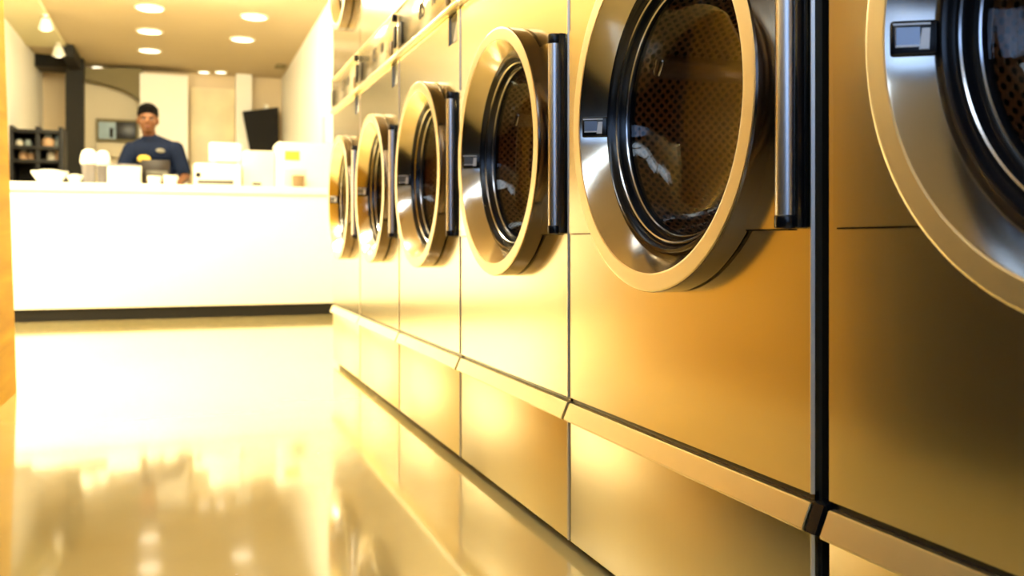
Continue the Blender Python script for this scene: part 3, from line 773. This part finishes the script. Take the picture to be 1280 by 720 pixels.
# eyes
for s in (-1, 1):
    bm = bmesh.new(); ell(bm, (hx + s * .031, -.0795, 1.667), (.012, .007, .0055)); e = finish('eye', bm, M['cup'], per)
    bm = bmesh.new(); ell(bm, (hx + s * .031, -.0852, 1.667), (.005, .002, .005)); finish('iris', bm, M['black'], e)
    bm = bmesh.new(); capsule(bm, (hx + s * .016, -.0875, 1.684), .0035, (hx + s * .046, -.080, 1.687), .003, 8); finish('eyebrow', bm, M['hair'], per)
bm = bmesh.new(); ell(bm, (hx, -.095, 1.600), (.024, .006, .0075)); finish('lips', bm, mat('lip_skin', (.13, .035, .02, 1), .5, noise=.1), per)
# short black hair
bm = bmesh.new()
ell(bm, (hx, .022, 1.722), (.090, .104, .086)); ell(bm, (hx, .045, 1.67), (.086, .082, .075)); ell(bm, (hx, -.02, 1.768), (.066, .066, .040))
for k in range(60):
    a = random.uniform(0, 2 * PI); e = random.uniform(.35, 1.4)
    ell(bm, (hx + .082 * math.cos(a) * math.cos(e), .022 + .096 * math.sin(a) * math.cos(e), 1.728 + .082 * math.sin(e)), (.014, .014, .014))
hb_ = bmesh.new(); hair = remesh('hair', bm, M['hair'], per, .007, 2); hb_.free()
# shirt
bm = bmesh.new()
ell(bm, (0, .02, 1.36), (.215, .128, .140)); ell(bm, (0, .02, 1.20), (.188, .125, .20)); ell(bm, (0, .02, 1.02), (.190, .128, .13))
capsule(bm, (-.150, .015, 1.418), .060, (-.03, .015, 1.47), .075); capsule(bm, (.150, .015, 1.432), .060, (.0, .015, 1.475), .075); capsule(bm, (hx * .4, .02, 1.43), .105, (hx * .6, .02, 1.470), .076)
for s in (-1, 1):
    E = SH[s].lerp(EL[s], .82); capsule(bm, SH[s], .068, E, .064)
shirt = remesh('shirt', bm, M['navy'], per, .008, 4)
# collar
bm = bmesh.new(); lathe(bm, [(.060, 1.475), (.082, 1.475), (.074, 1.522), (.066, 1.524)], 'Z', 32, (hx * .65, .018, 0), closed=True); finish('collar', bm, M['navy'], shirt)
# yellow chest print and small badge, lying on the cloth
bm = bmesh.new(); ell(bm, (-.075, -.100, 1.320), (.062, .006, .034), (0.15, 0, -.45)); finish('chest_print', bm, M['logo'], shirt)
bm = bmesh.new(); ell(bm, (.060, -.100, 1.395), (.040, .006, .020), (-.3, 0, .3)); finish('badge', bm, M['greyp'], shirt)
# trousers and shoes
bm = bmesh.new()
ell(bm, (0, .02, .97), (.178, .118, .10))
for s in (-1, 1): capsule(bm, (s * .088, .02, .93), .098, (s * .10, .02, .50), .072); capsule(bm, (s * .10, .02, .50), .072, (s * .105, .03, .13), .058)
remesh('trousers', bm, M['trouser'], per, .010, 3)
for s in (-1, 1):
    bm = bmesh.new(); ell(bm, (s * .105, .03, .055), (.046, .06, .05)); ell(bm, (s * .112, -.06, .040), (.046, .115, .038)); box(bm, (s * .11 - .045, -.165, 0), (s * .11 + .045, .085, .025), .012)
    remesh('shoe', bm, M['black'], per, .008, 2)

# ------------------------------------------------------------------ daylight outside the shop window
wd = bpy.data.worlds.new('sky'); scn.world = wd; wd.use_nodes = True
nt = wd.node_tree; bg = nt.nodes['Background']
tc = nt.nodes.new('ShaderNodeTexCoord'); sp = nt.nodes.new('ShaderNodeSeparateXYZ'); cr = nt.nodes.new('ShaderNodeValToRGB')
nt.links.new(tc.outputs['Generated'], sp.inputs[0]); nt.links.new(sp.outputs['Z'], cr.inputs['Fac'])
cr.color_ramp.elements[0].position = 0.0; cr.color_ramp.elements[0].color = (.25, .35, .55, 1)
cr.color_ramp.elements[1].position = .25; cr.color_ramp.elements[1].color = (.42, .62, 1, 1)
nt.links.new(cr.outputs['Color'], bg.inputs['Color']); bg.inputs['Strength'].default_value = 2.5

# ------------------------------------------------------------------ camera
cam = bpy.data.cameras.new('camera'); co = bpy.data.objects.new('camera', cam); COL.objects.link(co)
co.location = (0, 0, H); co.rotation_euler = (PI / 2, 0, -TH)
cam.sensor_width = 36; cam.lens = F / 1280 * 36; cam.shift_y = -(360 - VY) / 1280; cam.clip_start = .02
cam.dof.use_dof = True; cam.dof.focus_distance = 1.35; cam.dof.aperture_fstop = 5.0
scn.camera = co
vs = scn.view_settings; vs.view_transform = 'Standard'; vs.look = 'None'; vs.gamma = 1; vs.exposure = -0.15; vs.use_curve_mapping = False
scn.cycles.use_denoising = True
scn.cycles.max_bounces = 10; scn.cycles.glossy_bounces = 6; scn.cycles.transparent_max_bounces = 16
scn.cycles.sample_clamp_indirect = 12
